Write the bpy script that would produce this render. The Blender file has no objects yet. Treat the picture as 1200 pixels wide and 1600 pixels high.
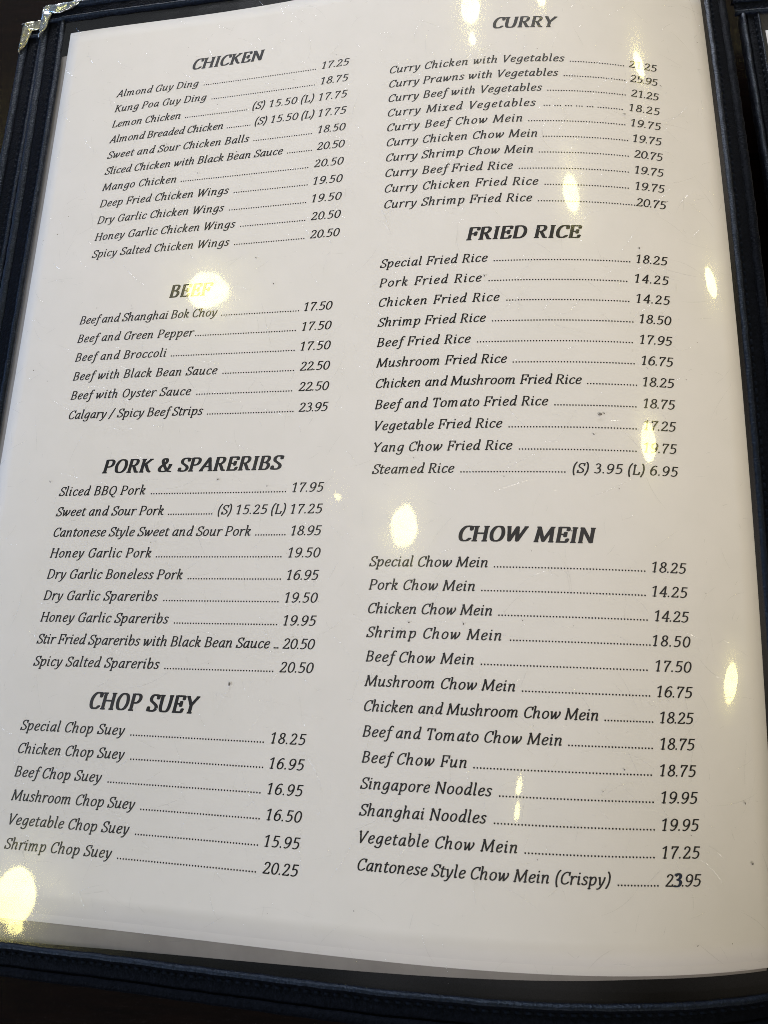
import bpy, math, random
from mathutils import Vector, Matrix
random.seed(7)
C = bpy.context.scene.collection
SC = bpy.context.scene
K = 0.006057                      # one line of print in metres
# ---------------------------------------------------------------- frame of the page: e1 across, y up the sheet, n away from the table
_n = Vector((.15, 0, 1)).normalized(); _e = Vector((1, 0, -.15)).normalized()
def W(x, y, z):
    """a point of the folder (in lines of print, x across, y up the sheet, z off the sheet) in the room, metres"""
    return Vector((_e.x*x + _e.z*z, y, _n.x*x + _n.z*z)) * K
# ---------------------------------------------------------------- camera
cam = bpy.data.cameras.new('camera'); cam_o = bpy.data.objects.new('camera', cam); C.objects.link(cam_o)
cam.sensor_fit = 'VERTICAL'; cam.sensor_height = 36; cam.sensor_width = 27; cam.lens = 26.0
cam.clip_start = 0.005; cam.clip_end = 50
_r = ((0.998474, -0.025916, 0.048758), (0.036606, 0.97176, -0.233115), (-0.04134, 0.234544, 0.971226))
cam_o.matrix_world = Matrix.Translation(W(14.945, -20.3288, 30.9451)) @ Matrix(_r).to_4x4()
cam.dof.use_dof = True; cam.dof.focus_distance = 0.235; cam.dof.aperture_fstop = 42
SC.camera = cam_o
# ---------------------------------------------------------------- room light
SC.view_settings.view_transform = 'Standard'; SC.view_settings.look = 'None'
SC.view_settings.exposure = 0.0; SC.view_settings.gamma = 1.0
world = bpy.data.worlds.new('World'); SC.world = world; world.use_nodes = True
_t = world.node_tree; _tc = _t.nodes.new('ShaderNodeTexCoord')
def _side(d, a, b, lo, hi):
    """how far a direction looks towards d, as a smooth value from lo to hi"""
    dp = _t.nodes.new('ShaderNodeVectorMath'); dp.operation = 'DOT_PRODUCT'; dp.inputs[1].default_value = Vector(d).normalized()
    m = _t.nodes.new('ShaderNodeMapRange'); m.interpolation_type = 'SMOOTHSTEP'
    for k, v in zip(('From Min', 'From Max', 'To Min', 'To Max'), (a, b, lo, hi)): m.inputs[k].default_value = v
    _t.links.new(_tc.outputs['Generated'], dp.inputs[0]); _t.links.new(dp.outputs['Value'], m.inputs[0]); return m.outputs[0]
_mx = _t.nodes.new('ShaderNodeMix'); _mx.data_type = 'RGBA'      # daylight side and lamp-lit side of the room
_mx.inputs[6].default_value = (.84, .92, 1, 1); _mx.inputs[7].default_value = (1, .86, .68, 1)
_t.links.new(_side((1, 0, 0), -.8, .9, 0, 1), _mx.inputs[0]); _t.links.new(_mx.outputs[2], _t.nodes['Background'].inputs[0])
_t.links.new(_side((-.35, .85, .35), -.45, .95, .07, .24), _t.nodes['Background'].inputs[1])
SC.cycles.filter_width = 0.85; SC.cycles.use_denoising = True; SC.cycles.denoising_prefilter = 'NONE'; SC.cycles.use_adaptive_sampling = False
def area(name, loc, target, size, power, col, spread=math.pi):
    l = bpy.data.lights.new(name, 'AREA'); l.shape = 'RECTANGLE'; l.size, l.size_y = size; l.energy = power; l.color = col; l.spread = spread
    o = bpy.data.objects.new(name, l); C.objects.link(o); o.location = loc
    o.rotation_euler = (Vector(target) - Vector(loc)).to_track_quat('-Z', 'Y').to_euler()
    return o
area('window_light', (-2.1, -1.0, 1.05), (0, 0, 0), (.9, .5), 37, (.70, .81, 1))
area('top_fill_light', (-.10, 1.50, .40), (0, 0, 0), (1.3, .20), 30, (.89, .91, 1))  # added low fill beyond the top edge, brightens the upper page
area('front_fill_light', (-1.0, -3.0, 2.6), (0, 0, 0), (1.4, .9), 14, (1, .93, 1))  # added soft fill from the front, clear of the sleeve's reflections
area('blue_edge_fill', (-1.85, .52, .37), (0, 0, 0), (.9, .16), 5, (.20, .45, 1))  # added blue strip of light for the glints on the left edges
def fading_spot(name, loc, target, half, power, col, r=.09):
    """an added narrow spot, no lamp seen: its beam fades to darken the lower page"""
    l = bpy.data.lights.new(name, 'SPOT'); l.energy = power; l.color = col; l.spot_size = 2*math.radians(half); l.spot_blend = 1; l.shadow_soft_size = r
    o = bpy.data.objects.new(name, l); C.objects.link(o); o.location = loc
    o.rotation_euler = (Vector(target) - Vector(loc)).to_track_quat('-Z', 'Y').to_euler()
fading_spot('warm_spot_fill', (1.5, -2.6, 2.3), (.055, .13, 0), 4.4, 400, (1, .90, .77))  # added warm spot, aimed high so the lower page falls off
# the bulbs of the room that mirror in the clear sleeve: (x, y, z, radius)
BULBS = [(-0.768, 0.715, 1.089, 0.0455), (-0.332, 0.182, 1.255, 0.0397), (0.75, 0.371, 1.178, 0.0471), (1.263, -0.204, 0.925, 0.0489), (1.178, 0.792, 0.768, 0.04), (0.407, 0.911, 1.117, 0.045), (0.877, 1.253, 0.719, 0.034), (-0.03, 1.281, 0.933, 0.04), (-0.029, 1.224, 0.988, 0.0155), (-0.975, -0.505, 0.974, 0.0423), (-0.96, -0.553, 0.972, 0.0127), (0.141, -0.311, 1.454, 0.014), (0.142, -0.349, 1.45, 0.012), (0.321, 1.301, 0.889, 0.0249), (-0.538, 0.261, 1.297, 0.0086)]
for x, y, z, r in BULBS:
    l = bpy.data.lights.new('bulb_light', 'POINT'); l.shadow_soft_size = r; l.color = (1, .90, .31)
    l.energy = 30 * 4 * math.pi**2 * r*r
    o = bpy.data.objects.new('bulb_light', l); C.objects.link(o); o.location = (x, y, z)
# ---------------------------------------------------------------- materials
def mat(name):
    m = bpy.data.materials.new(name); m.use_nodes = True
    return m, m.node_tree, m.node_tree.nodes['Principled BSDF']
def node(t, kind, **kw):
    n = t.nodes.new(kind)
    for k, v in kw.items():
        if k in n.inputs.keys(): n.inputs[k].default_value = v
        else: setattr(n, k, v)
    return n
def noise(t, scale, detail=4, rough=.6, stretch=None):
    tc = t.nodes.new('ShaderNodeTexCoord'); mp = t.nodes.new('ShaderNodeMapping')
    if stretch: mp.inputs['Scale'].default_value = stretch
    t.links.new(tc.outputs['Object'], mp.inputs['Vector'])
    n = node(t, 'ShaderNodeTexNoise', Scale=scale, Detail=detail, Roughness=rough)
    t.links.new(mp.outputs['Vector'], n.inputs['Vector'])
    return n
def ramp(t, src, a, b, pa=.3, pb=.7):
    r = t.nodes.new('ShaderNodeValToRGB'); r.color_ramp.elements[0].position = pa; r.color_ramp.elements[1].position = pb
    r.color_ramp.elements[0].color = (*a, 1); r.color_ramp.elements[1].color = (*b, 1)
    t.links.new(src, r.inputs[0]); return r
def bump(t, p, src, strength, dist):
    b = node(t, 'ShaderNodeBump', Strength=strength, Distance=dist)
    t.links.new(src, b.inputs['Height']); t.links.new(b.outputs[0], p.inputs['Normal']); return b
def paper_mat(name, a, b):
    m, t, p = mat(name)
    n = noise(t, 90, 6, .6); r = ramp(t, n.outputs[0], a, b)
    t.links.new(r.outputs[0], p.inputs['Base Color']); p.inputs['Roughness'].default_value = .75
    p.inputs['Specular IOR Level'].default_value = .25
    n2 = noise(t, 700, 2); bump(t, p, n2.outputs[0], .05, .0001)
    return m
PAPER = paper_mat('white_paper', (.72, .69, .672), (.748, .715, .70))
SHADEP = paper_mat('shaded_paper', (.22, .20, .19), (.27, .25, .235))  # shade and plastic over the back page put into its grey colour
def ink_mat(name, col, rough=.5):
    m, t, p = mat(name)
    n = noise(t, 2500, 3); r = ramp(t, n.outputs[0], col, tuple(c*1.8+.001 for c in col))
    t.links.new(r.outputs[0], p.inputs['Base Color']); p.inputs['Roughness'].default_value = rough
    p.inputs['Specular IOR Level'].default_value = .2
    return m
INK = ink_mat('black_print', (.0045, .004, .0048))
MARKER = ink_mat('marker_ink', (.006, .012, .030), .35)
DUST = ink_mat('dust', (.10, .09, .08), .8)
def leather_mat(name, a, b, rough=.5, spec=.03):
    m, t, p = mat(name)
    n = noise(t, 900, 5, .7); r = ramp(t, n.outputs[0], a, b, .35, .75)
    t.links.new(r.outputs[0], p.inputs['Base Color'])
    v = t.nodes.new('ShaderNodeTexVoronoi'); v.inputs['Scale'].default_value = 1500
    tc = t.nodes.new('ShaderNodeTexCoord'); t.links.new(tc.outputs['Object'], v.inputs['Vector'])
    mx = node(t, 'ShaderNodeMath', operation='ADD'); t.links.new(v.outputs['Distance'], mx.inputs[0])
    n3 = noise(t, 3500, 3); t.links.new(n3.outputs[0], mx.inputs[1])
    bump(t, p, mx.outputs[0], .65, .0002); p.inputs['Specular Tint'].default_value = (.58, .76, 1, 1); p.inputs['Specular IOR Level'].default_value = spec  # blue window glow put into the sheen tint of the leather
    n2 = noise(t, 400, 4); rr = node(t, 'ShaderNodeMapRange'); rr.inputs['To Min'].default_value = rough-.08; rr.inputs['To Max'].default_value = rough+.18
    t.links.new(n2.outputs[0], rr.inputs[0]); t.links.new(rr.outputs[0], p.inputs['Roughness'])
    return m
LEATHER = leather_mat('black_leatherette', (.0012, .0015, .0025), (.004, .0048, .008))
EDGE = leather_mat('blue_sheen_piping', (.0012, .0018, .0045), (.003, .005, .013), .38, .24)  # bluer, glossier copy that carries the blue light along the edges
THREAD = leather_mat('stitch_thread', (.002, .003, .005), (.006, .008, .014), .55)
BOARD = leather_mat('black_backing_board', (.003, .003, .004), (.006, .006, .008), .6)
def metal_mat(name, a, b):
    m, t, p = mat(name)
    n = noise(t, 700, 4, .6); r = ramp(t, n.outputs[0], a, b, .35, .65)
    t.links.new(r.outputs[0], p.inputs['Base Color']); p.inputs['Metallic'].default_value = 1
    p.inputs['Roughness'].default_value = .24
    v = t.nodes.new('ShaderNodeTexVoronoi'); v.inputs['Scale'].default_value = 330; v.feature = 'SMOOTH_F1'
    tc = t.nodes.new('ShaderNodeTexCoord'); t.links.new(tc.outputs['Object'], v.inputs['Vector'])
    bump(t, p, v.outputs['Distance'], .8, .0012)
    return m
SILVER = metal_mat('silver_corner_metal', (.32, .37, .42), (.75, .79, .82))
BRASS = metal_mat('pale_brass_corner_metal', (.36, .35, .27), (.78, .76, .62))
def wood_mat():
    m, t, p = mat('dark_stained_wood')
    n = noise(t, 60, 6, .65, (1, 9, 1)); r = ramp(t, n.outputs[0], (.0015, .0008, .0006), (.007, .003, .002))
    t.links.new(r.outputs[0], p.inputs['Base Color'])
    n2 = noise(t, 220, 6, .7, (1, 6, 1)); bump(t, p, n2.outputs[0], .22, .0004)
    p.inputs['Roughness'].default_value = .13; p.inputs['Specular IOR Level'].default_value = .22
    return m
WOOD = wood_mat()
def film_mat(name, tint, wide, rough, gain, wave=0.0, haze=0.0):
    """thin clear plastic: lets the light through and mirrors by Fresnel; a second, wider lobe is its fine wear"""
    m = bpy.data.materials.new(name); m.use_nodes = True; t = m.node_tree; t.nodes.clear()
    out = t.nodes.new('ShaderNodeOutputMaterial')
    tr = node(t, 'ShaderNodeBsdfTransparent', Color=(*tint, 1))
    g1 = node(t, 'ShaderNodeBsdfGlossy', Roughness=rough); g2 = node(t, 'ShaderNodeBsdfGlossy', Roughness=.165)
    mg = node(t, 'ShaderNodeMixShader'); mg.inputs[0].default_value = wide
    t.links.new(g1.outputs[0], mg.inputs[1]); t.links.new(g2.outputs[0], mg.inputs[2])
    fr = node(t, 'ShaderNodeFresnel', IOR=1.5); mu = node(t, 'ShaderNodeMath', operation='MULTIPLY'); mu.inputs[1].default_value = gain; mu.use_clamp = True
    gm = t.nodes.new('ShaderNodeNewGeometry'); io = node(t, 'ShaderNodeMapRange')      # the film is one thin layer: the same from both sides
    io.inputs['To Min'].default_value = 1.5; io.inputs['To Max'].default_value = 1/1.5
    t.links.new(gm.outputs['Backfacing'], io.inputs[0]); t.links.new(io.outputs[0], fr.inputs['IOR'])
    t.links.new(fr.outputs[0], mu.inputs[0])
    mx = t.nodes.new('ShaderNodeMixShader'); t.links.new(mu.outputs[0], mx.inputs[0])
    t.links.new(tr.outputs[0], mx.inputs[1]); t.links.new(mg.outputs[0], mx.inputs[2])
    if haze:       # painted haze: milky clouds standing in for soft blotches of light and reflection
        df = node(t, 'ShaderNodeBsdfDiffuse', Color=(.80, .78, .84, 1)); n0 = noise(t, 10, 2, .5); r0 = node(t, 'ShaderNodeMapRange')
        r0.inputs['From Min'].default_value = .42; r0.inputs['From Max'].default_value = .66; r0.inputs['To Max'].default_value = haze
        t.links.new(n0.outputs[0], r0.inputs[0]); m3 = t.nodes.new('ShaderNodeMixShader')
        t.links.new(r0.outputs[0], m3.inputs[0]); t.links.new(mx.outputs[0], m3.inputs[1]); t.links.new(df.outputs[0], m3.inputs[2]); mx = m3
    t.links.new(mx.outputs[0], out.inputs[0])
    if wave:
        n = noise(t, 55, 2, .5); b = node(t, 'ShaderNodeBump', Strength=wave, Distance=.001)
        t.links.new(n.outputs[0], b.inputs['Height'])
        for g in (g1, g2): t.links.new(b.outputs[0], g.inputs['Normal'])
        n2 = noise(t, 120, 6, .7); r2 = node(t, 'ShaderNodeMapRange'); r2.inputs['From Min'].default_value = .35; r2.inputs['From Max'].default_value = .7
        r2.inputs['To Min'].default_value = wide*.4; r2.inputs['To Max'].default_value = wide*1.7
        t.links.new(n2.outputs[0], r2.inputs[0]); t.links.new(r2.outputs[0], mg.inputs[0])
    return m
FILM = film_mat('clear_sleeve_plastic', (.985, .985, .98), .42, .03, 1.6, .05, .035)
SCRATCH = film_mat('scratched_plastic', (.97, .97, .97), 1.0, .2, 1.5)
# ---------------------------------------------------------------- mesh helpers
def mesh(name, V, F, m, parent=None, smooth=False):
    base = parent.location if parent else Vector((0, 0, 0))
    p = parent
    while p is not None and p.parent is not None: p = p.parent; base = base + p.location
    me = bpy.data.meshes.new(name); me.from_pydata([tuple(Vector(v) - base) for v in V], [], F); me.update()
    if smooth: me.polygons.foreach_set('use_smooth', [True]*len(me.polygons))
    me.materials.append(m)
    o = bpy.data.objects.new(name, me); C.objects.link(o)
    if parent: o.parent = parent
    return o
def thing(name, label, cat, loc, group=None):
    o = bpy.data.objects.new(name, None); C.objects.link(o); o.location = loc; o.empty_display_size = .01
    o['label'] = label; o['category'] = cat
    if group: o['group'] = group
    return o
# the sheet bulges towards the reader and falls away to the fold
KP = [0.05652, 0.12304, -0.1864, 0.02196, -0.11569, 0.18116, -0.43407, 0.01886, 0.00247, 0.02105, 0.24326, -0.24323, -0.17, -0.11869, 0.0094, 0.10592]
def Z(x, y):
    U = x/10; V = y/20
    b = (U**2, U**3, U**4, U**2*V, U**3*V, U*V, V**2, U**5, U**4*V, U*V**2, U**2*V**2, V**3, U**3*V**2, U*V**3, U**4*V**2, U**2*V**3)
    return sum(k*q for k, q in zip(KP, b))
def page(x, y, h=0.0):
    e = 1e-3
    n = Vector((-(Z(x+e, y)-Z(x-e, y))/(2*e), -(Z(x, y+e)-Z(x, y-e))/(2*e), 1)).normalized()
    return W(x + n.x*h, y + n.y*h, Z(x, y) + n.z*h)
def panel(x, y, h=0.0):          # the leaf itself is cut a little taller towards the fold
    return page(x, y + (max(0, (x+3)/27)**2*max(0, min(1, y/17))**3 if x > -3 and y > 0 else 0), h)
def under(x, y, h=0.0):           # the leaf below, shifted towards the outer edge
    return W(x, y, -.85 + h)
def far(x, y, h=0.0):             # the next leaf beyond the fold, lying a little askew
    return W(27.0 + x*.9987 - (y)*-.0 + (16.5-y)*.05, y - x*.05, -6.2 + h)
def sheet(name, S, x0, x1, y0, y1, h, m, parent=None, nx=48, ny=56, thick=.03, edge=None):
    V = []; F = []
    for t in (0, 1):
        for j in range(ny+1):
            for i in range(nx+1):
                a, b = i/nx, j/ny
                x, y = x0+(x1-x0)*a, y0+(y1-y0)*b
                if edge: x, y = edge(x, y, a, b)
                V.append(S(x, y, h - t*thick))
    N = (nx+1)*(ny+1)
    for j in range(ny):
        for i in range(nx):
            a = j*(nx+1)+i
            F.append((a, a+1, a+nx+2, a+nx+1))
            if thick: F.append((N+a, N+a+nx+1, N+a+nx+2, N+a+1))
    if thick:
        rim = [i for i in range(nx+1)] + [j*(nx+1)+nx for j in range(1, ny+1)] + [ny*(nx+1)+i for i in range(nx-1, -1, -1)] + [j*(nx+1) for j in range(ny-1, 0, -1)]
        for k in range(len(rim)):
            a, b = rim[k], rim[(k+1) % len(rim)]
            F.append((a, a+N, b+N, b))
    else: V = V[:N]
    return mesh(name, V, F, m, parent, True)
# ---------------------------------------------------------------- the leather binding strips
PROF_FLAT = [(.16, .17), (.24, .13), (.30, .075), (.36, .06), (.42, .07), (.60, .10), (.74, .11), (.80, .095), (.83, .03), (.86, .01), (.88, .05)]
PROF_BEAD = [(0.0, -.08), (-.01, .04), (.015, .12), (.06, .165), (.11, .18), (.16, .17)]
PROF_ROLL = [(.88, .05), (.90, .12), (.95, .19), (1.03, .235), (1.12, .235), (1.20, .19), (1.26, .10), (1.28, -.02), (1.27, -.20), (1.24, -.42)]
def strip(S, along, base, out, t0, t1, width, parent, lift=0.0, step=.28, seed=0, name='binding_strip', roll=None):
    """a folded binding: 'along' is the axis it runs on ('x' or 'y'), base the line of its inner edge, out the sign it widens to"""
    rnd = random.Random(seed)
    n = max(2, int(abs(t1-t0)/step))
    k = width/1.28
    wob = [rnd.uniform(-1, 1) for _ in range(n+5)]
    def pt(w, h, t, i):
        j = (wob[i] + wob[i+1] + wob[i+2])/3*.022
        c = base + out*(w*k + j)
        hh = h*(1 + .10*wob[(i*3) % n]) + lift
        return S(c, t, hh) if along == 'y' else S(t, c, hh)
    def ribbon(nm, prof, m, par):
        V = []; F = []; q = len(prof)
        for i in range(n+1):
            t = t0+(t1-t0)*i/n
            for w, h in prof: V.append(pt(w, h, t, i))
        for i in range(n):
            for a in range(q-1):
                b = i*q+a
                F.append((b, b+1, b+q+1, b+q) if (out > 0) == (along == 'x') else (b, b+q, b+q+1, b+1))
        F.append(tuple(range(q))); F.append(tuple(range(n*q, n*q+q)))
        return mesh(nm, V, F, m, par, True)
    band = ribbon(name, PROF_FLAT, LEATHER, parent)
    ribbon('piping', PROF_BEAD, EDGE, band); ribbon('rolled_edge', PROF_ROLL, roll or EDGE, band)
    # the seam: small raised stitches with a gap between them
    V = []; F = []
    t = min(t0, t1) + .2
    while t < max(t0, t1) - .3:
        L = .26 + rnd.uniform(-.03, .03)
        for kx, (ta, ww, hh) in enumerate(((t, .035, .055), (t+.04, .055, .105), (t+L-.04, .055, .105), (t+L, .035, .055))):
            for w, h in ((.34-ww, hh), (.34, hh+.035 if 0 < kx < 3 else hh+.01), (.34+ww, hh)):
                i = min(n, int((ta-min(t0, t1))/abs(t1-t0)*n)); i = i if t1 > t0 else n-i
                V.append(pt(w, h, ta, i))
        b = len(V)-12
        for r in range(3):
            for a in range(2): F.append((b+r*3+a, b+r*3+a+1, b+r*3+a+4, b+r*3+a+3))
        t += .40 + rnd.uniform(-.02, .02)
    s = mesh('stitching', V, F, THREAD, band, True); s['kind'] = 'stuff'
    return band
def corner_cap(S, cx, cy, la, lb, m, parent, h0=.27, seed=1, roll=.30, r=.45):
    """stamped metal corner: two pointed scalloped arms (la down, lb across) that wrap over the rolled edge; cx, cy is the outer corner"""
    rnd = random.Random(seed)
    path = []
    N = 46
    arc = r*math.pi/2; tot = (la-r)+arc+(lb-r)
    for i in range(N+1):
        s = tot*i/N
        if s < la-r: p, q = (cx, cy-la+s), (1, 0)
        elif s < la-r+arc:
            a = (s-(la-r))/r
            p, q = (cx+r-r*math.cos(a), cy-r+r*math.sin(a)), (math.cos(a), -math.sin(a))
        else: p, q = (cx+r+(s-(la-r+arc)), cy), (0, -1)
        path.append((p, q, s))
    V = []; F = []; M = 9
    for i, (p, q, s) in enumerate(path):
        e = min(s, tot-s)                                   # distance from the tip of the arm
        w = .10 + .62*min(1, e/1.0)**.8
        w *= 1 + .20*abs(math.sin(e*3.1)) - .10
        mid = abs(s-tot/2)
        if mid < .42: w *= .55 + .45*mid/.42
        for a in range(M+1):
            f = a/M
            d = -.05 + f*(w+.05)
            hh = h0 + .035 - .9*max(0, (.22-d))**1.6*4 if d < .22 else h0+.035 - .10*max(0, d-.34)
            hh += .035*math.sin(s*9+a*1.9)*math.sin(a*1.3+s*2.3) if .1 < f < .95 else 0
            if a == 0: hh = -.25
            V.append(S(p[0]+q[0]*d, p[1]+q[1]*d, hh))
        V.append(S(p[0]+q[0]*w, p[1]+q[1]*w, h0-.10))
    q_ = M+2
    for i in range(N):
        for a in range(q_-1):
            b = i*q_+a; F.append((b, b+q_, b+q_+1, b+1))
    return mesh('metal_corner', V, F, m, parent, True)
# ---- lettering: each glyph is a set of pen strokes, upright, 1000 units to the em; (advance, strokes)
# stroke = (flags, [x, y, ...]); flags: s smooth, c closed, l straight, d dot (x, y, radius), f serif (x, y, half width)
GL = {
'a': (520, ['s 395 400 300 444 180 390 100 235 110 85 190 20 300 90 385 250', 's 402 458 386 250 380 90 410 20 484 62']),
'b': (520, ['s 60 690 112 706 108 450 106 120', 's 106 130 150 40 240 20 360 80 422 250 390 400 300 444 190 380 110 230']),
'c': (430, ['s 372 360 345 425 260 444 140 380 82 220 115 70 215 20 310 45 375 110']),
'd': (530, ['s 395 400 300 444 180 390 100 235 110 85 190 20 300 90 385 250', 's 345 690 400 706 390 350 382 90 412 20 486 62']),
'e': (450, ['s 95 225 235 240 345 290 368 380 290 444 165 400 90 250 102 90 200 20 300 38 375 105']),
'f': (310, ['s 385 640 330 698 255 685 205 590 185 400 172 0 135 -140 65 -205 -20 -180', 'l 75 440 330 440']),
'g': (510, ['s 395 400 300 444 180 390 100 235 110 95 190 35 300 100 388 250', 's 405 455 396 150 372 -80 290 -185 170 -195 60 -150 70 -105']),
'h': (550, ['s 58 690 112 706 108 450 106 0', 's 108 250 200 395 310 444 375 400 380 280 362 90 388 20 462 62']),
'i': (280, ['s 48 395 105 442 122 400 108 90 138 20 212 62', 'd 118 612 54']),
'k': (500, ['s 58 690 112 706 108 450 106 0', 's 112 215 240 290 330 360 350 430 290 446 220 400', 's 215 265 290 110 350 22 445 58']),
'l': (280, ['s 58 690 114 706 110 400 106 90 136 20 212 62']),
'm': (820, ['s 48 395 100 442 114 380 108 0', 's 110 250 190 395 285 444 345 400 350 260 346 0', 's 350 250 430 395 530 444 600 400 608 270 594 90 620 20 696 62']),
'n': (560, ['s 48 395 100 442 114 380 108 0', 's 110 250 200 395 310 444 378 400 384 280 366 90 392 20 466 62']),
'o': (500, ['sc 255 444 130 375 82 215 125 70 240 20 365 90 415 240 372 392']),
'p': (525, ['s 48 395 100 442 114 380 108 -205', 's 110 250 200 395 300 444 392 400 424 250 362 80 240 20 150 45 108 120', 'f 108 -205 95']),
'r': (400, ['s 48 395 100 442 114 380 108 0', 's 110 250 185 385 270 444 350 432 362 395']),
's': (390, ['s 335 375 285 432 200 444 112 395 120 315 200 250 285 195 305 110 245 35 150 20 62 55 50 95']),
't': (330, ['s 165 570 138 430 122 110 158 20 222 24 286 80', 'l 50 440 290 440']),
'u': (550, ['s 48 395 100 442 114 370 104 130 145 30 225 28 325 110 390 260', 's 402 458 388 250 380 90 410 20 484 62']),
'v': (470, ['s 48 400 100 442 135 330 180 16', 's 180 16 330 200 392 360 350 446']),
'w': (700, ['s 48 400 98 442 120 320 150 14', 's 150 14 260 180 350 432', 's 350 432 362 220 380 14', 's 380 14 540 190 606 350 565 446']),
'x': (470, ['s 55 400 125 444 190 340 240 120 320 20 405 60', 's 395 420 335 440 230 230 125 22 60 45']),
'y': (480, ['s 48 395 98 442 122 330 170 30', 's 395 445 350 230 230 -40 120 -175 5 -180']),
'A': (600, ['l 45 10 340 655', 'l 335 655 500 10', 'l 150 225 450 225', 'f 55 12 85', 'f 500 12 100']),
'B': (570, ['l 122 10 122 655', 's 122 645 300 645 415 580 405 440 300 355 122 350', 's 290 352 420 300 465 185 400 60 270 22 122 22', 'f 115 12 75', 'f 100 655 55']),
'C': (550, ['s 505 500 470 615 370 648 240 610 130 490 82 300 130 95 260 20 395 45 505 140', 'l 508 640 500 490']),
'D': (650, ['l 122 10 122 655', 's 122 645 300 645 475 560 550 350 490 130 330 30 122 22', 'f 110 12 70', 'f 100 655 55']),
'E': (550, ['l 122 10 122 655', 'l 122 645 465 645 462 520', 'l 122 345 370 345', 'l 370 420 370 270', 'l 122 22 450 22 482 150', 'f 110 12 70', 'f 100 655 55']),
'F': (520, ['l 122 10 122 655', 'l 122 645 475 645 475 520', 'l 122 325 375 325', 'l 375 400 375 250', 'f 122 12 105', 'f 100 655 55']),
'G': (620, ['s 505 510 470 615 370 648 240 610 130 490 82 300 130 95 260 20 395 35 500 100', 'l 508 640 500 500', 'l 500 60 500 290', 'f 500 300 95']),
'H': (670, ['l 122 10 122 655', 'l 535 10 535 655', 'l 122 345 535 345', 'f 122 12 100', 'f 122 655 100', 'f 535 12 100', 'f 535 655 100']),
'I': (300, ['l 145 10 145 655', 'f 145 12 100', 'f 145 655 100']),
'K': (600, ['l 122 10 122 655', 'l 122 290 480 650', 'l 245 410 420 120 500 20 560 22', 'f 122 12 100', 'f 122 655 100', 'f 480 655 85']),
'L': (510, ['l 122 10 122 655', 'l 122 22 440 22 470 160', 'f 110 12 70', 'f 122 655 100']),
'M': (830, ['l 95 10 150 650', 'l 150 655 375 60', 'l 375 60 665 655', 'l 665 655 690 10', 'f 95 12 85', 'f 120 655 70', 'f 690 12 95', 'f 690 655 75']),
'N': (680, ['l 112 10 122 650', 'l 135 650 520 22', 'l 535 22 540 655', 'f 112 12 85', 'f 100 655 70', 'f 540 655 90']),
'O': (640, ['sc 335 648 175 570 85 350 140 100 305 20 480 100 560 315 495 570']),
'P': (550, ['l 122 10 122 655', 's 122 645 310 645 440 580 455 440 350 320 122 305', 'f 122 12 105', 'f 100 655 55']),
'Q': (640, ['sc 335 648 175 570 85 350 140 100 305 20 480 100 560 315 495 570', 's 290 30 360 -90 470 -150 580 -130']),
'R': (600, ['l 122 10 122 655', 's 122 645 310 645 430 590 440 460 340 350 122 340', 's 270 345 400 150 470 30 580 28', 'f 122 12 100', 'f 100 655 55']),
'S': (480, ['s 430 520 400 620 300 648 170 615 105 520 135 410 270 330 400 235 420 130 330 40 200 20 90 65 65 170', 'l 440 640 430 510', 'l 58 25 68 165']),
'T': (560, ['l 290 10 290 655', 'l 70 530 85 645 515 645 520 530', 'f 290 12 105']),
'U': (650, ['s 118 655 114 240 165 60 305 20 455 65 520 250 535 655', 'f 118 655 95', 'f 535 655 85']),
'V': (590, ['l 100 655 235 14', 'l 235 14 530 655', 'f 95 655 80', 'f 530 655 75']),
'W': (860, ['l 95 655 185 14', 'l 185 14 440 620', 'l 440 620 500 14', 'l 500 14 790 655', 'f 90 655 75', 'f 790 655 75']),
'Y': (570, ['l 85 655 270 310', 'l 520 655 270 310', 'l 272 320 265 10', 'f 80 655 75', 'f 520 655 75', 'f 265 12 100']),
'&': (700, ['s 590 345 520 160 390 45 220 20 95 90 95 210 190 320 330 430 365 550 300 645 205 635 160 530 220 400 440 110 600 20 660 40', 'f 575 355 80']),
'/': (400, ['l 30 -80 300 700']),
'(': (300, ['s 250 745 140 580 90 330 110 60 180 -150']),
')': (300, ['s 60 745 160 600 200 360 170 90 60 -150']),
'.': (215, ['d 85 50 56']),
'0': (554, ['sc 277 646 145 555 88 335 135 110 277 20 410 110 466 335 415 555']),
'1': (554, ['l 120 545 285 650', 'l 290 650 290 10', 'f 290 12 120']),
'2': (554, ['s 110 510 155 615 275 648 395 580 400 450 300 290 95 45', 'l 95 34 458 34 465 95', 'l 95 30 455 30']),
'3': (554, ['s 120 560 210 642 330 625 395 520 345 395 225 350', 's 225 350 375 320 435 205 375 70 240 20 90 62']),
'4': (554, ['l 370 10 370 650', 'l 360 645 75 205', 'l 70 200 490 200', 'f 370 12 90']),
'5': (554, ['l 435 640 165 640 145 375', 's 145 370 270 402 400 350 440 220 380 80 240 20 92 62', 'l 435 636 165 636']),
'6': (554, ['s 440 600 340 646 190 550 98 330 120 105 270 20 410 90 452 225 390 365 270 400 160 345 100 235']),
'7': (554, ['l 108 545 115 640 462 640', 's 455 635 330 400 250 200 215 5', 'l 115 634 455 634']),
'8': (554, ['sc 285 648 160 590 150 460 280 350 405 450 400 590', 'sc 280 350 125 250 115 105 270 20 430 105 440 245']),
'9': (554, ['s 110 65 215 20 365 115 456 335 434 560 284 648 145 577 102 440 164 300 284 265 394 320 454 430']),
}
PEN = {'regular': (53, 34, .975), 'bold': (80, 35, 1.0)}   # half thickness across stems, half thickness of the thin strokes, widening
SLANT = 0.2
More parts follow.
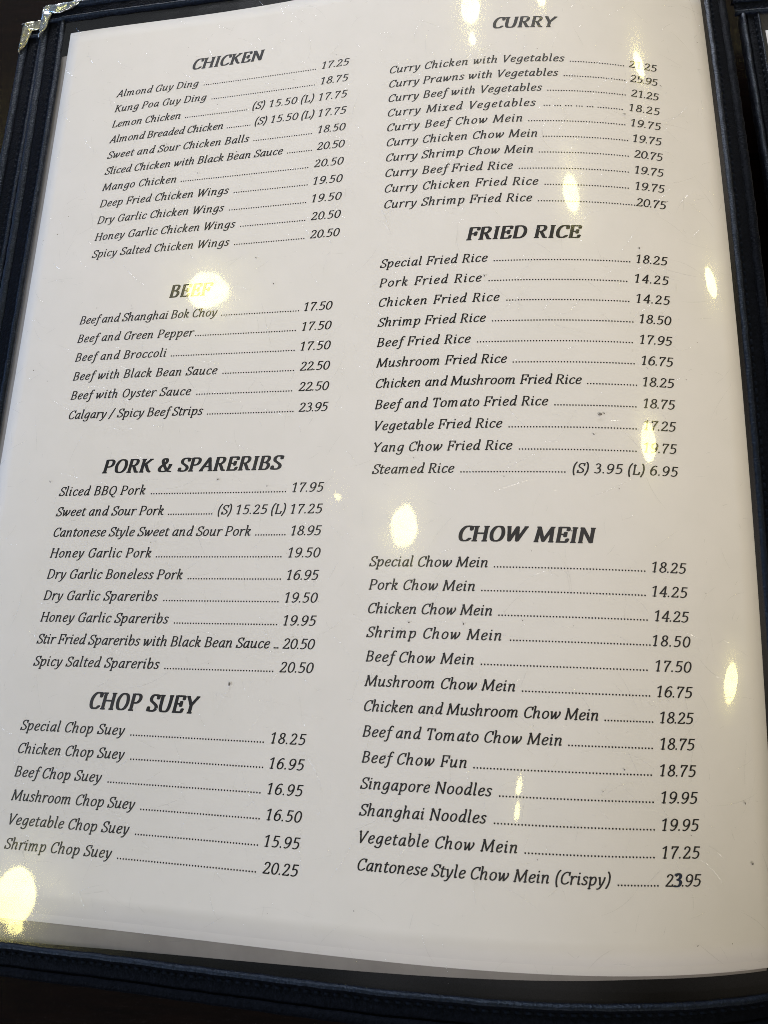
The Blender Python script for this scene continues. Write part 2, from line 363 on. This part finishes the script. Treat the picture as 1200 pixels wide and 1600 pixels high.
def _curve(pts, closed, n):
    import math
    out = []
    m = len(pts)
    rng = range(m) if closed else range(m - 1)
    for i in rng:
        if closed: p0, p1, p2, p3 = pts[i-1], pts[i], pts[(i+1) % m], pts[(i+2) % m]
        else: p0, p1, p2, p3 = pts[max(i-1, 0)], pts[i], pts[i+1], pts[min(i+2, m-1)]
        for k in range(n):
            t = k / n
            out.append(tuple(.5*((2*p1[j]) + (-p0[j]+p2[j])*t + (2*p0[j]-5*p1[j]+4*p2[j]-p3[j])*t*t + (-p0[j]+3*p1[j]-3*p2[j]+p3[j])*t**3) for j in (0, 1)))
    if not closed: out.append(pts[-1])
    return out
def glyph_mesh(ch, weight, cache={}):
    """polygons of one glyph in em/1000, slanted; returns (verts, faces, advance, ink x0, ink x1)"""
    import math
    if (ch, weight) in cache: return cache[ch, weight]
    pa, pb, wide = PEN[weight]
    adv, strokes = GL[ch]
    V, F, lay = [], [], []
    segs = []
    for st in strokes:
        fl, *nums = st.split()
        nums = list(map(float, nums))
        if fl == 'l':                    # straight pen moves one by one: sharp corners stay full
            segs += [(fl, nums[i:i+4]) for i in range(0, len(nums)-2, 2)]
        else: segs.append((fl, nums))
    for fl, nums in segs:
        if fl == 'd':
            x, y, r = nums; r = r * (1.35 if weight == 'bold' else 1)
            b = len(V)
            V += [(x*wide + r*math.cos(a*math.pi/4+.39), y + r*math.sin(a*math.pi/4+.39)) for a in range(8)]
            F.append(tuple(range(b, b+8))); continue
        a, bq = pa, pb
        if fl == 'f':
            x, y, w = nums; w = w * (1.15 if weight == 'bold' else 1)
            y = min(y, 667-pb) if y > 300 else (y-12+pb if y >= 0 else y+pb)
            b = len(V); x *= wide
            V += [(x-w, y-pb), (x+w, y-pb), (x+w, y+pb*.7), (x-w, y+pb*.7)]
            F.append((b, b+1, b+2, b+3)); continue
        pts = [(nums[i]*wide, nums[i+1]) for i in range(0, len(nums), 2)]
        closed = 'c' in fl
        if 's' in fl: pts = _curve(pts, closed, 3)
        if 'l' == fl:                    # run a little past the joint
            (xa, ya), (xb, yb) = pts; l = math.hypot(xb-xa, yb-ya) or 1; k = bq*.5
            pts = [(xa-(xb-xa)/l*k, ya-(yb-ya)/l*k), (xb+(xb-xa)/l*k, yb+(yb-ya)/l*k)]
        if weight == 'bold':      # keep the outline inside the cap height with the thicker pen
            pts = [(x, min(max(y, pb), 667-pb) if -50 < y < 700 else y) for x, y in pts]
        n = len(pts); b = len(V)
        for i in range(n):
            p = pts[i]
            q0 = pts[i-1] if (i or closed) else p
            q1 = pts[(i+1) % n] if (i < n-1 or closed) else p
            tx, ty = q1[0]-q0[0], q1[1]-q0[1]
            if 'l' in fl and 0 < i < n-1:    # mitre of a sharp corner: bisect
                t0 = (p[0]-q0[0], p[1]-q0[1]); t1 = (q1[0]-p[0], q1[1]-p[1])
                l0 = math.hypot(*t0) or 1; l1 = math.hypot(*t1) or 1
                tx, ty = t0[0]/l0+t1[0]/l1, t0[1]/l0+t1[1]/l1
            l = math.hypot(tx, ty) or 1
            nx, ny = -ty/l, tx/l
            ox, oy = a*a*nx, bq*bq*ny
            m = math.sqrt(a*a*nx*nx + bq*bq*ny*ny) or 1
            V += [(p[0]+ox/m, p[1]+oy/m), (p[0]-ox/m, p[1]-oy/m)]
        for i in range(n if closed else n-1):
            j = (i+1) % n
            F.append((b+2*i, b+2*i+1, b+2*j+1, b+2*j))
        if not closed:      # rounded ends
            for i, sgn in ((0, -1), (n-1, 1)):
                p = pts[i]; q = pts[1] if i == 0 else pts[n-2]
                tx, ty = (p[0]-q[0]), (p[1]-q[1]); l = math.hypot(tx, ty) or 1
                k = len(V)
                V.append((p[0]+tx/l*min(a, bq)*.8, p[1]+ty/l*min(a, bq)*.8))
                F.append((b+2*i, k, b+2*i+1))
    V = [(x + y*SLANT, y) for x, y in V]
    r = (V, F, adv*wide, min(x for x, y in V), max(x for x, y in V))
    cache[ch, weight] = r
    return r
def set_text(text, weight, size, u0, u1=None, track=0.0, hold=None):
    """place glyphs so that the ink runs from u0 to u1: list of (glyph, x offset)"""
    s = size/1000.0
    gs = []; x = 0.0
    for ch in text:
        if ch == ' ': x += 235*(PEN[weight][2]); gs.append(None); continue
        gs.append((ch, x)); x += glyph_mesh(ch, weight)[2]
    first = glyph_mesh(text[0], weight)[3]
    last = glyph_mesh(text[-1], weight)[4] + gs[-1][1]
    n = sum(1 + (c == ' ') * 1.2 for c in text[1:])
    if hold is not None:                 # keep this letter spacing and set the letters narrower or wider to fit
        xs = (u1-u0)/s / (last-first + hold*n) if u1 is not None else .9
        out = []; k = 0.0
        for i, ch in enumerate(text):
            if i: k += 1 + (ch == ' ') * 1.2
            if gs[i] is not None: out.append((ch, u0 + (gs[i][1] - first + hold*k)*s*xs))
        return out, s, xs
    if u1 is not None: track = ((u1-u0)/s - (last-first)) / max(n, 1)
    out = []; k = 0.0
    for i, ch in enumerate(text):
        if i: k += 1 + (ch == ' ') * 1.2
        if gs[i] is None: continue
        out.append((ch, u0 + (gs[i][1] - first + track*k)*s))
    return out, s, track
# ================================================================ the table
t_root = thing('table', 'dark brown stained wooden table under the menu folder', 'table', W(0, 0, -9.9))
_tz = W(-15, 0, -1.95).z
V = []; F = []
def box(x0, x1, y0, y1, z0, z1, bev=.0012):
    b = len(V)
    for z, o in ((z0, 0), (z1-bev, 0), (z1, bev)):
        V.extend([(x0+o, y0+o, z), (x1-o, y0+o, z), (x1-o, y1-o, z), (x0+o, y1-o, z)])
    for r in (0, 4):
        for i in range(4):
            j = (i+1) % 4; F.append((b+r+i, b+r+j, b+r+4+j, b+r+4+i))
    F.append((b+8, b+9, b+10, b+11)); F.append((b+3, b+2, b+1, b))
ys = [-.62, -.475, -.33, -.222, -.085, .06, .205, .35, .5]
for i in range(len(ys)-1):
    V.clear(); F.clear(); box(-.65, .75, ys[i], ys[i+1]-.0006, _tz-.03, _tz)
    mesh('plank', V, F, WOOD, t_root)
# ================================================================ the open leaf of the folder
folder = thing('menu_folder', 'open black leatherette menu folder leaf with clear sleeve and stamped silver corner', 'menu folder', W(6, -7, -.6), 'leaves of the menu folder')
XL, XR, YB, YT = -11.62, 24.68, -31.33, 17.32
sheet('backing_board', panel, XL-.9, XR+.9, YB-.8, YT+.8, -.17, BOARD, folder, thick=.28)
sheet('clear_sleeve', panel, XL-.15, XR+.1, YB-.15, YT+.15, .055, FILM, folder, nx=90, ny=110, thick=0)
strip(page, 'y', XL, -1, YB-1.2, YT+.35, 1.62, folder, seed=1)
strip(page, 'y', XR, 1, YB-1.2, YT+1.1, 1.40, folder, seed=2, roll=LEATHER)  # right and bottom rolls take plain leather, where no blue sheen falls
strip(page, 'x', YB, -1, XL-1.55, XR+1.35, 1.25, folder, lift=.05, seed=3, roll=LEATHER)
strip(panel, 'x', YT, 1, XL-1.5, XR+1.35, 1.18, folder, lift=.07, seed=4)
corner_cap(page, XL-1.66, YT+1.22, 2.25, 2.75, SILVER, folder, h0=.33)
# wear of the sleeve: fine raised scratches
V = []; F = []; rs = random.Random(11)
for k in range(1700):
    x, y = rs.uniform(XL+.2, XR-.3), rs.uniform(YB+.2, YT-.3)
    a = rs.uniform(0, 2*math.pi); L = rs.choice((.15, .2, .25, .3, .4, .6, .9, 1.3, 2.0)); cur = rs.uniform(-.9, .9)/max(L, .8); n = max(2, int(L/.22)); w = rs.uniform(.006, .016)
    b = len(V); ok = True
    for i in range(n+1):
        ww = w*(math.sin(math.pi*(i+.35)/(n+.7)))
        nx, ny = -math.sin(a), math.cos(a)
        for s_, hh in ((-1, .0575), (0, .0575+ww*.75), (1, .0575)): V.append(page(x+nx*ww*s_, y+ny*ww*s_, hh))
        x += math.cos(a)*L/n; y += math.sin(a)*L/n; a += cur*L/n
        if not (XL < x < XR and YB < y < YT): ok = False
    if not ok: del V[b:]; continue
    for i in range(n):
        for c in range(2): q = b+i*3+c; F.append((q, q+3, q+4, q+1))
o = mesh('fine_scratches', V, F, SCRATCH, folder, True); o['kind'] = 'stuff'
# crumbs and specks on the sleeve
V = []; F = []
def speck(x, y, r, e=1.0, rot=0.0):
    b = len(V); n = 7
    for i in range(n):
        t = 2*math.pi*i/n; rr = r*rs.uniform(.7, 1.25)
        dx, dy = rr*math.cos(t)*e, rr*math.sin(t)
        V.append(page(x+dx*math.cos(rot)-dy*math.sin(rot), y+dx*math.sin(rot)+dy*math.cos(rot), .06))
    V.append(page(x, y, .06+r*.6))
    for i in range(n): F.append((b+i, b+(i+1) % n, b+n))
speck(2.12, -20.35, .055, 1.7, 1.3); speck(18.02, -8.31, .065, 1.5, .2); speck(18.2, -8.25, .035); speck(23.5, -26.5, .05)
for _ in range(85):
    speck(rs.uniform(-11, 24), rs.uniform(-29.5, 16), rs.choice((.010, .014, .018, .018, .028)), rs.uniform(1, 2.5), rs.uniform(0, 3))
o = mesh('crumb_specks', V, F, DUST, folder, True); o['kind'] = 'stuff'
# ---------------------------------------------------------------- the leaf under it, seen along its outer edge
leaf2 = thing('menu_folder', 'lower leaf of the black menu folder showing as a navy strip with pale brass corner', 'menu folder', W(-14.5, -5, -1.2), 'leaves of the menu folder')
U0 = -13.35
sheet('backing_board', under, U0-.9, -11, YB-.3, 17.3, -.17, BOARD, leaf2, nx=4, ny=4, thick=.5)
strip(under, 'y', U0, -1, YB-1, 17.4, 1.5, leaf2, seed=6)
strip(under, 'x', 16.95, 1, U0-1.5, -11.0, 1.15, leaf2, lift=.06, seed=7)
corner_cap(under, U0-1.56, 18.16, 2.35, 2.6, BRASS, leaf2, h0=.30, seed=4)
# ---------------------------------------------------------------- the leaf beyond the fold
leaf3 = thing('menu_folder', 'next leaf of the black menu folder beyond the fold, holding another white sheet', 'menu folder', W(28, 3, -6.4), 'leaves of the menu folder')
sheet('backing_board', far, .3, 24, -30, 18, -.1, BOARD, leaf3, nx=4, ny=4, thick=.3)
strip(far, 'y', 1.0, -1, -30, 17.55, 1.05, leaf3, seed=8)
strip(far, 'x', 17.5, 1, -.3, 24, 1.2, leaf3, lift=.07, seed=9)
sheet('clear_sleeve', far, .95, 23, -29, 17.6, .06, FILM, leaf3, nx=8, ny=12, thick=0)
s3 = sheet('menu_sheet', far, 1.18, 22.5, -28.5, 16.35, .02, PAPER, None, nx=8, ny=12, thick=.03)
s3['label'] = 'white sheet in the next leaf, just its narrow edge showing beyond the fold'; s3['category'] = 'menu sheet'; s3['group'] = 'white menu sheets'
# ================================================================ the sheets in the sleeve
def skew(x, y, a, b):        # the back sheet lies a little askew
    return x, y + (1-b)*.75*max(0, min(1, (x+7)/26))
g = sheet('back_sheet', page, -11.62, 24.0, -31.29, 14.92, -.06, SHADEP, None, thick=.03, edge=skew)
g['label'] = 'back sheet, shade put into its grey brown colour, peeking out below and beside the white menu sheet'; g['category'] = 'paper'
w2 = sheet('plain_sheet', panel, -11.17, 24.47, -30.42, 16.38, -.022, PAPER, None, thick=.028)
w2['label'] = 'plain white sheet showing as a thin line under the printed menu sheet bottom edge'; w2['category'] = 'paper'
root = thing('menu_sheet', 'white printed menu sheet with bold headings, dish names and prices in two columns', 'menu sheet', page(6.6, -7, .005), 'white menu sheets')
sheet('paper', panel, -11.19, 24.45, -30.1, 16.43, .008, PAPER, root, thick=.018)
# ---------------------------------------------------------------- the print
CAP_ITEM, CAP_HEAD = .665, 1.045       # size of the em, in lines
def line_mesh(name, placed, s, weight, vline, m=INK, label=None, extra=0.0, xs=1.0):
    V = []; F = []
    for ch, x0 in placed:
        gv, gf, _, _, _ = glyph_mesh(ch, weight)
        c0 = x0 + .25*s*1000*.5
        b = len(V)
        V += [page(x0+x*s*xs, vline(x0) + y*s, .0135+extra) for x, y in gv]
        F += [tuple(b+i for i in f) for f in gf]
    o = mesh(name, V, F, m, root)
    if label: o['label'] = label
    return o
def dots(x0, x1, vline, groups=False):
    V = []; F = []
    n = max(2, round((x1-x0)/.133)+1); r = .038
    for k in range(n):
        x = x0+r+(x1-x0-2*r)*k/(n-1)
        if groups and k % 4 == 3 and k < n*.75: continue
        b = len(V)
        V += [page(x+r*math.cos(a*math.pi/3)+.006, vline(x)+.03+r*math.sin(a*math.pi/3), .0135) for a in range(6)]
        F.append(tuple(range(b, b+6)))
    return mesh('dot_leader', V, F, INK, root)
TABLE = [
('CHICKEN', -3.08, 1.1, 12.52, [('Almond Guy Ding',-7.52,-2.57,-2.28,4.12,'17.25',4.45,5.94,11.348,0.0028),
 ('Kung Poa Guy Ding',-7.48,-1.99,-1.71,4.13,'18.75',4.45,5.95,10.329,0.0026),
 ('Lemon Chicken',-7.48,-3.40,-3.13,0.46,'(S) 15.50 (L) 17.75',0.74,5.95,9.310,0.0025),
 ('Almond Breaded Chicken',-7.51,-0.83,-0.62,0.73,'(S) 15.50 (L) 17.75',0.96,5.96,8.290,0.0023),
 ('Sweet and Sour Chicken Balls',-7.49,0.75,0.97,4.17,'18.50',4.50,5.96,7.271,0.0021),
 ('Sliced Chicken with Black Bean Sauce',-7.49,2.69,2.89,4.24,'20.50',4.49,5.97,6.252,0.0020),
 ('Mango Chicken',-7.49,-3.15,-2.89,4.12,'20.50',4.41,5.97,5.233,0.0018),
 ('Deep Fried Chicken Wings',-7.48,-0.09,0.16,4.15,'19.50',4.45,5.97,4.214,0.0016),
 ('Dry Garlic Chicken Wings',-7.48,-0.25,0.01,4.14,'19.50',4.43,5.97,3.195,0.0014),
 ('Honey Garlic Chicken Wings',-7.49,0.46,0.70,4.16,'20.50',4.44,5.98,2.176,0.0013),
 ('Spicy Salted Chicken Wings',-7.51,0.23,0.46,4.18,'20.50',4.46,5.98,1.156,0.0011)]),
('BEEF', -2.75, None, -1.56, [('Beef and Shanghai Bok Choy',-7.65,-0.05,0.13,4.16,'17.50',4.41,5.82,-2.731,-0.0080),
 ('Beef and Green Pepper',-7.63,-1.17,-1.14,4.06,'17.50',4.37,5.83,-3.762,-0.0075),
 ('Beef and Broccoli',-7.60,-2.55,-2.32,4.07,'17.50',4.36,5.84,-4.793,-0.0069),
 ('Beef with Black Bean Sauce',-7.57,0.23,0.48,4.10,'22.50',4.38,5.86,-5.824,-0.0064),
 ('Beef with Oyster Sauce',-7.54,-1.03,-0.77,4.08,'22.50',4.38,5.87,-6.855,-0.0058),
 ('Calgary / Spicy Beef Strips',-7.49,-0.31,-0.13,4.21,'23.95',4.45,5.89,-7.886,-0.0053)]),
('PORK & SPARERIBS', -5.25, 3.92, -10.71, [('Sliced BBQ Pork',-7.44,-2.86,-2.59,4.10,'17.95',4.40,5.89,-11.778,0.0020),
 ('Sweet and Sour Pork',-7.45,-1.82,-1.61,0.61,'(S) 15.25 (L) 17.25',0.87,5.89,-12.781,0.0025),
 ('Cantonese Style Sweet and Sour Pork',-7.42,2.55,2.76,4.21,'18.95',4.47,5.89,-13.785,0.0031),
 ('Honey Garlic Pork',-7.46,-2.22,-2.00,4.09,'19.50',4.40,5.89,-14.788,0.0036),
 ('Dry Garlic Boneless Pork',-7.46,-0.57,-0.33,4.13,'16.95',4.41,5.88,-15.792,0.0041),
 ('Dry Garlic Spareribs',-7.48,-1.67,-1.41,4.09,'19.50',4.38,5.88,-16.795,0.0046),
 ('Honey Garlic Spareribs',-7.50,-1.03,-0.79,4.10,'19.95',4.38,5.88,-17.798,0.0052),
 ('Stir Fried Spareribs with Black Bean Sauce',-7.53,3.84,3.99,4.23,'20.50',4.41,5.87,-18.802,0.0057),
 ('Spicy Salted Spareribs',-7.54,-1.25,-1.03,4.07,'20.50',4.34,5.87,-19.805,0.0062)]),
('CHOP SUEY', -4.44, 0.82, -21.66, [('Special Chop Suey',-7.74,-2.57,-2.32,3.87,'18.25',4.18,5.73,-22.711,-0.0008),
 ('Chicken Chop Suey',-7.69,-2.46,-2.20,3.92,'16.95',4.20,5.73,-23.714,-0.0016),
 ('Beef Chop Suey',-7.70,-3.41,-3.15,3.89,'16.95',4.19,5.74,-24.717,-0.0024),
 ('Mushroom Chop Suey',-7.70,-1.71,-1.48,3.94,'16.50',4.23,5.75,-25.719,-0.0032),
 ('Vegetable Chop Suey',-7.63,-1.85,-1.60,3.95,'15.95',4.23,5.75,-26.722,-0.0040),
 ('Shrimp Chop Suey',-7.70,-2.53,-2.30,3.95,'20.25',4.22,5.76,-27.725,-0.0048)]),
('CURRY', 13.36, 16.61, 12.67, [('Curry Chicken with Vegetables',8.13,16.91,17.14,19.85,'21.25',20.08,21.55,10.360,0.0107),
 ('Curry Prawns with Vegetables',8.13,16.59,16.82,19.87,'25.95',20.10,21.54,9.493,0.0082),
 ('Curry Beef with Vegetables',8.13,15.79,16.01,19.85,'21.25',20.10,21.54,8.626,0.0057),
 ('Curry Mixed Vegetables',8.13,15.47,15.82,19.66,'18.25',19.99,21.53,7.759,0.0032),
 ('Curry Beef Chow Mein',8.13,14.80,15.07,19.75,'19.75',20.03,21.53,6.891,0.0008),
 ('Curry Chicken Chow Mein',8.14,15.51,15.76,19.84,'19.75',20.09,21.51,6.024,-0.0017),
 ('Curry Shrimp Chow Mein',8.14,15.30,15.55,19.83,'20.75',20.08,21.51,5.157,-0.0042),
 ('Curry Beef Fried Rice',8.14,14.35,14.60,19.79,'19.75',20.09,21.50,4.290,-0.0067),
 ('Curry Chicken Fried Rice',8.14,15.54,15.80,19.75,'19.75',20.07,21.49,3.423,-0.0091),
 ('Curry Shrimp Fried Rice',8.15,15.24,15.48,20.01,'20.75',20.05,21.51,2.556,-0.0116)]),
('FRIED RICE', 12.15, 17.52, 0.4, [('Special Fried Rice',8.05,13.17,13.42,19.65,'18.25',19.93,21.39,-0.775,0.0013),
 ('Pork Fried Rice',8.05,12.90,13.19,19.47,'14.25',19.82,21.39,-1.797,0.0012),
 ('Chicken Fried Rice',8.08,13.72,14.00,19.52,'14.25',19.84,21.39,-2.819,0.0012),
 ('Shrimp Fried Rice',8.05,13.10,13.35,19.66,'18.50',19.94,21.38,-3.841,0.0011),
 ('Beef Fried Rice',8.06,12.42,12.68,19.59,'17.95',19.91,21.37,-4.863,0.0011),
 ('Mushroom Fried Rice',8.06,14.05,14.27,19.63,'16.75',19.94,21.36,-5.885,0.0010),
 ('Chicken and Mushroom Fried Rice',8.09,17.30,17.50,19.69,'18.25',19.95,21.35,-6.907,0.0009),
 ('Beef and Tomato Fried Rice',8.08,15.83,16.07,19.62,'18.75',19.93,21.33,-7.929,0.0009),
 ('Vegetable Fried Rice',8.12,13.84,14.08,19.59,'17.25',19.90,21.31,-8.951,0.0008),
 ('Yang Chow Fried Rice',8.11,14.27,14.52,19.54,'19.75',19.85,21.29,-9.973,0.0008),
 ('Steamed Rice',8.06,11.76,12.00,16.51,'(S) 3.95 (L) 6.95',16.80,21.29,-10.995,0.0007)]),
('CHOW MEIN', 11.97, 17.72, -14.05, [('Special Chow Mein',8.10,13.21,13.45,19.69,'18.25',19.97,21.41,-15.142,-0.0015),
 ('Pork Chow Mein',8.12,12.68,12.93,19.66,'14.25',19.93,21.41,-16.157,-0.0013),
 ('Chicken Chow Mein',8.14,13.40,13.64,19.70,'14.25',19.99,21.41,-17.172,-0.0011),
 ('Shrimp Chow Mein',8.10,13.78,14.11,19.77,'18.50',19.86,21.41,-18.187,-0.0009),
 ('Beef Chow Mein',8.12,12.66,12.93,19.61,'17.50',19.93,21.40,-19.201,-0.0007),
 ('Mushroom Chow Mein',8.11,14.33,14.58,19.67,'16.75',19.95,21.40,-20.216,-0.0005),
 ('Chicken and Mushroom Chow Mein',8.14,17.59,17.81,19.75,'18.25',20.02,21.39,-21.231,-0.0003),
 ('Beef and Tomato Chow Mein',8.12,16.14,16.37,19.69,'18.75',19.99,21.39,-22.246,-0.0001),
 ('Beef Chow Fun',8.13,12.41,12.66,19.61,'18.75',19.93,21.39,-23.261,0.0001),
 ('Singapore Noodles',8.11,13.43,13.67,19.64,'19.95',19.94,21.40,-24.275,0.0003),
 ('Shanghai Noodles',8.11,13.22,13.47,19.64,'19.95',19.92,21.40,-25.290,0.0005),
 ('Vegetable Chow Mein',8.18,14.38,14.64,19.59,'17.25',19.89,21.39,-26.305,0.0008),
 ('Cantonese Style Chow Mein (Crispy)',8.16,17.89,18.12,19.70,'23.95',19.95,21.39,-27.320,0.0010)]),
]
for head, hx0, hx1, hv, rows in TABLE:
    slope = rows[0][9]
    pl, s, xs = set_text(head, 'bold', {'CHICKEN': 1.11, 'BEEF': 1.08, 'CHOP SUEY': 1.14, 'CURRY': 1.09}.get(head, CAP_HEAD), hx0, hx1, hold=28)
    line_mesh('heading', pl, s, 'bold', lambda x: hv + slope*(x-hx0), label='bold heading reading ' + head, xs=xs)
    for (txt, a, b, d0, d1, price, p0, p1, v0, sl) in rows:
        vl = lambda x, v0=v0, sl=sl: v0 + sl*x
        pl, s, _ = set_text(txt, 'regular', CAP_ITEM, a, b)
        line_mesh('dish_name', pl, s, 'regular', vl)
        dots(d0, d1, vl, groups=(txt == 'Curry Mixed Vegetables'))
        pl, s, _ = set_text(price, 'regular', CAP_ITEM, p0, p1)
        line_mesh('price', pl, s, 'regular', vl)
        if price == '23.95' and 'Crispy' in txt:      # a marker pen went over the 3
            x3 = pl[1][1]
            line_mesh('handwritten_digit', [('3', x3-.05)], .76/1000, 'bold', lambda x: vl(x)-.02, MARKER, 'digit 3 written over in thick dark marker', .004)
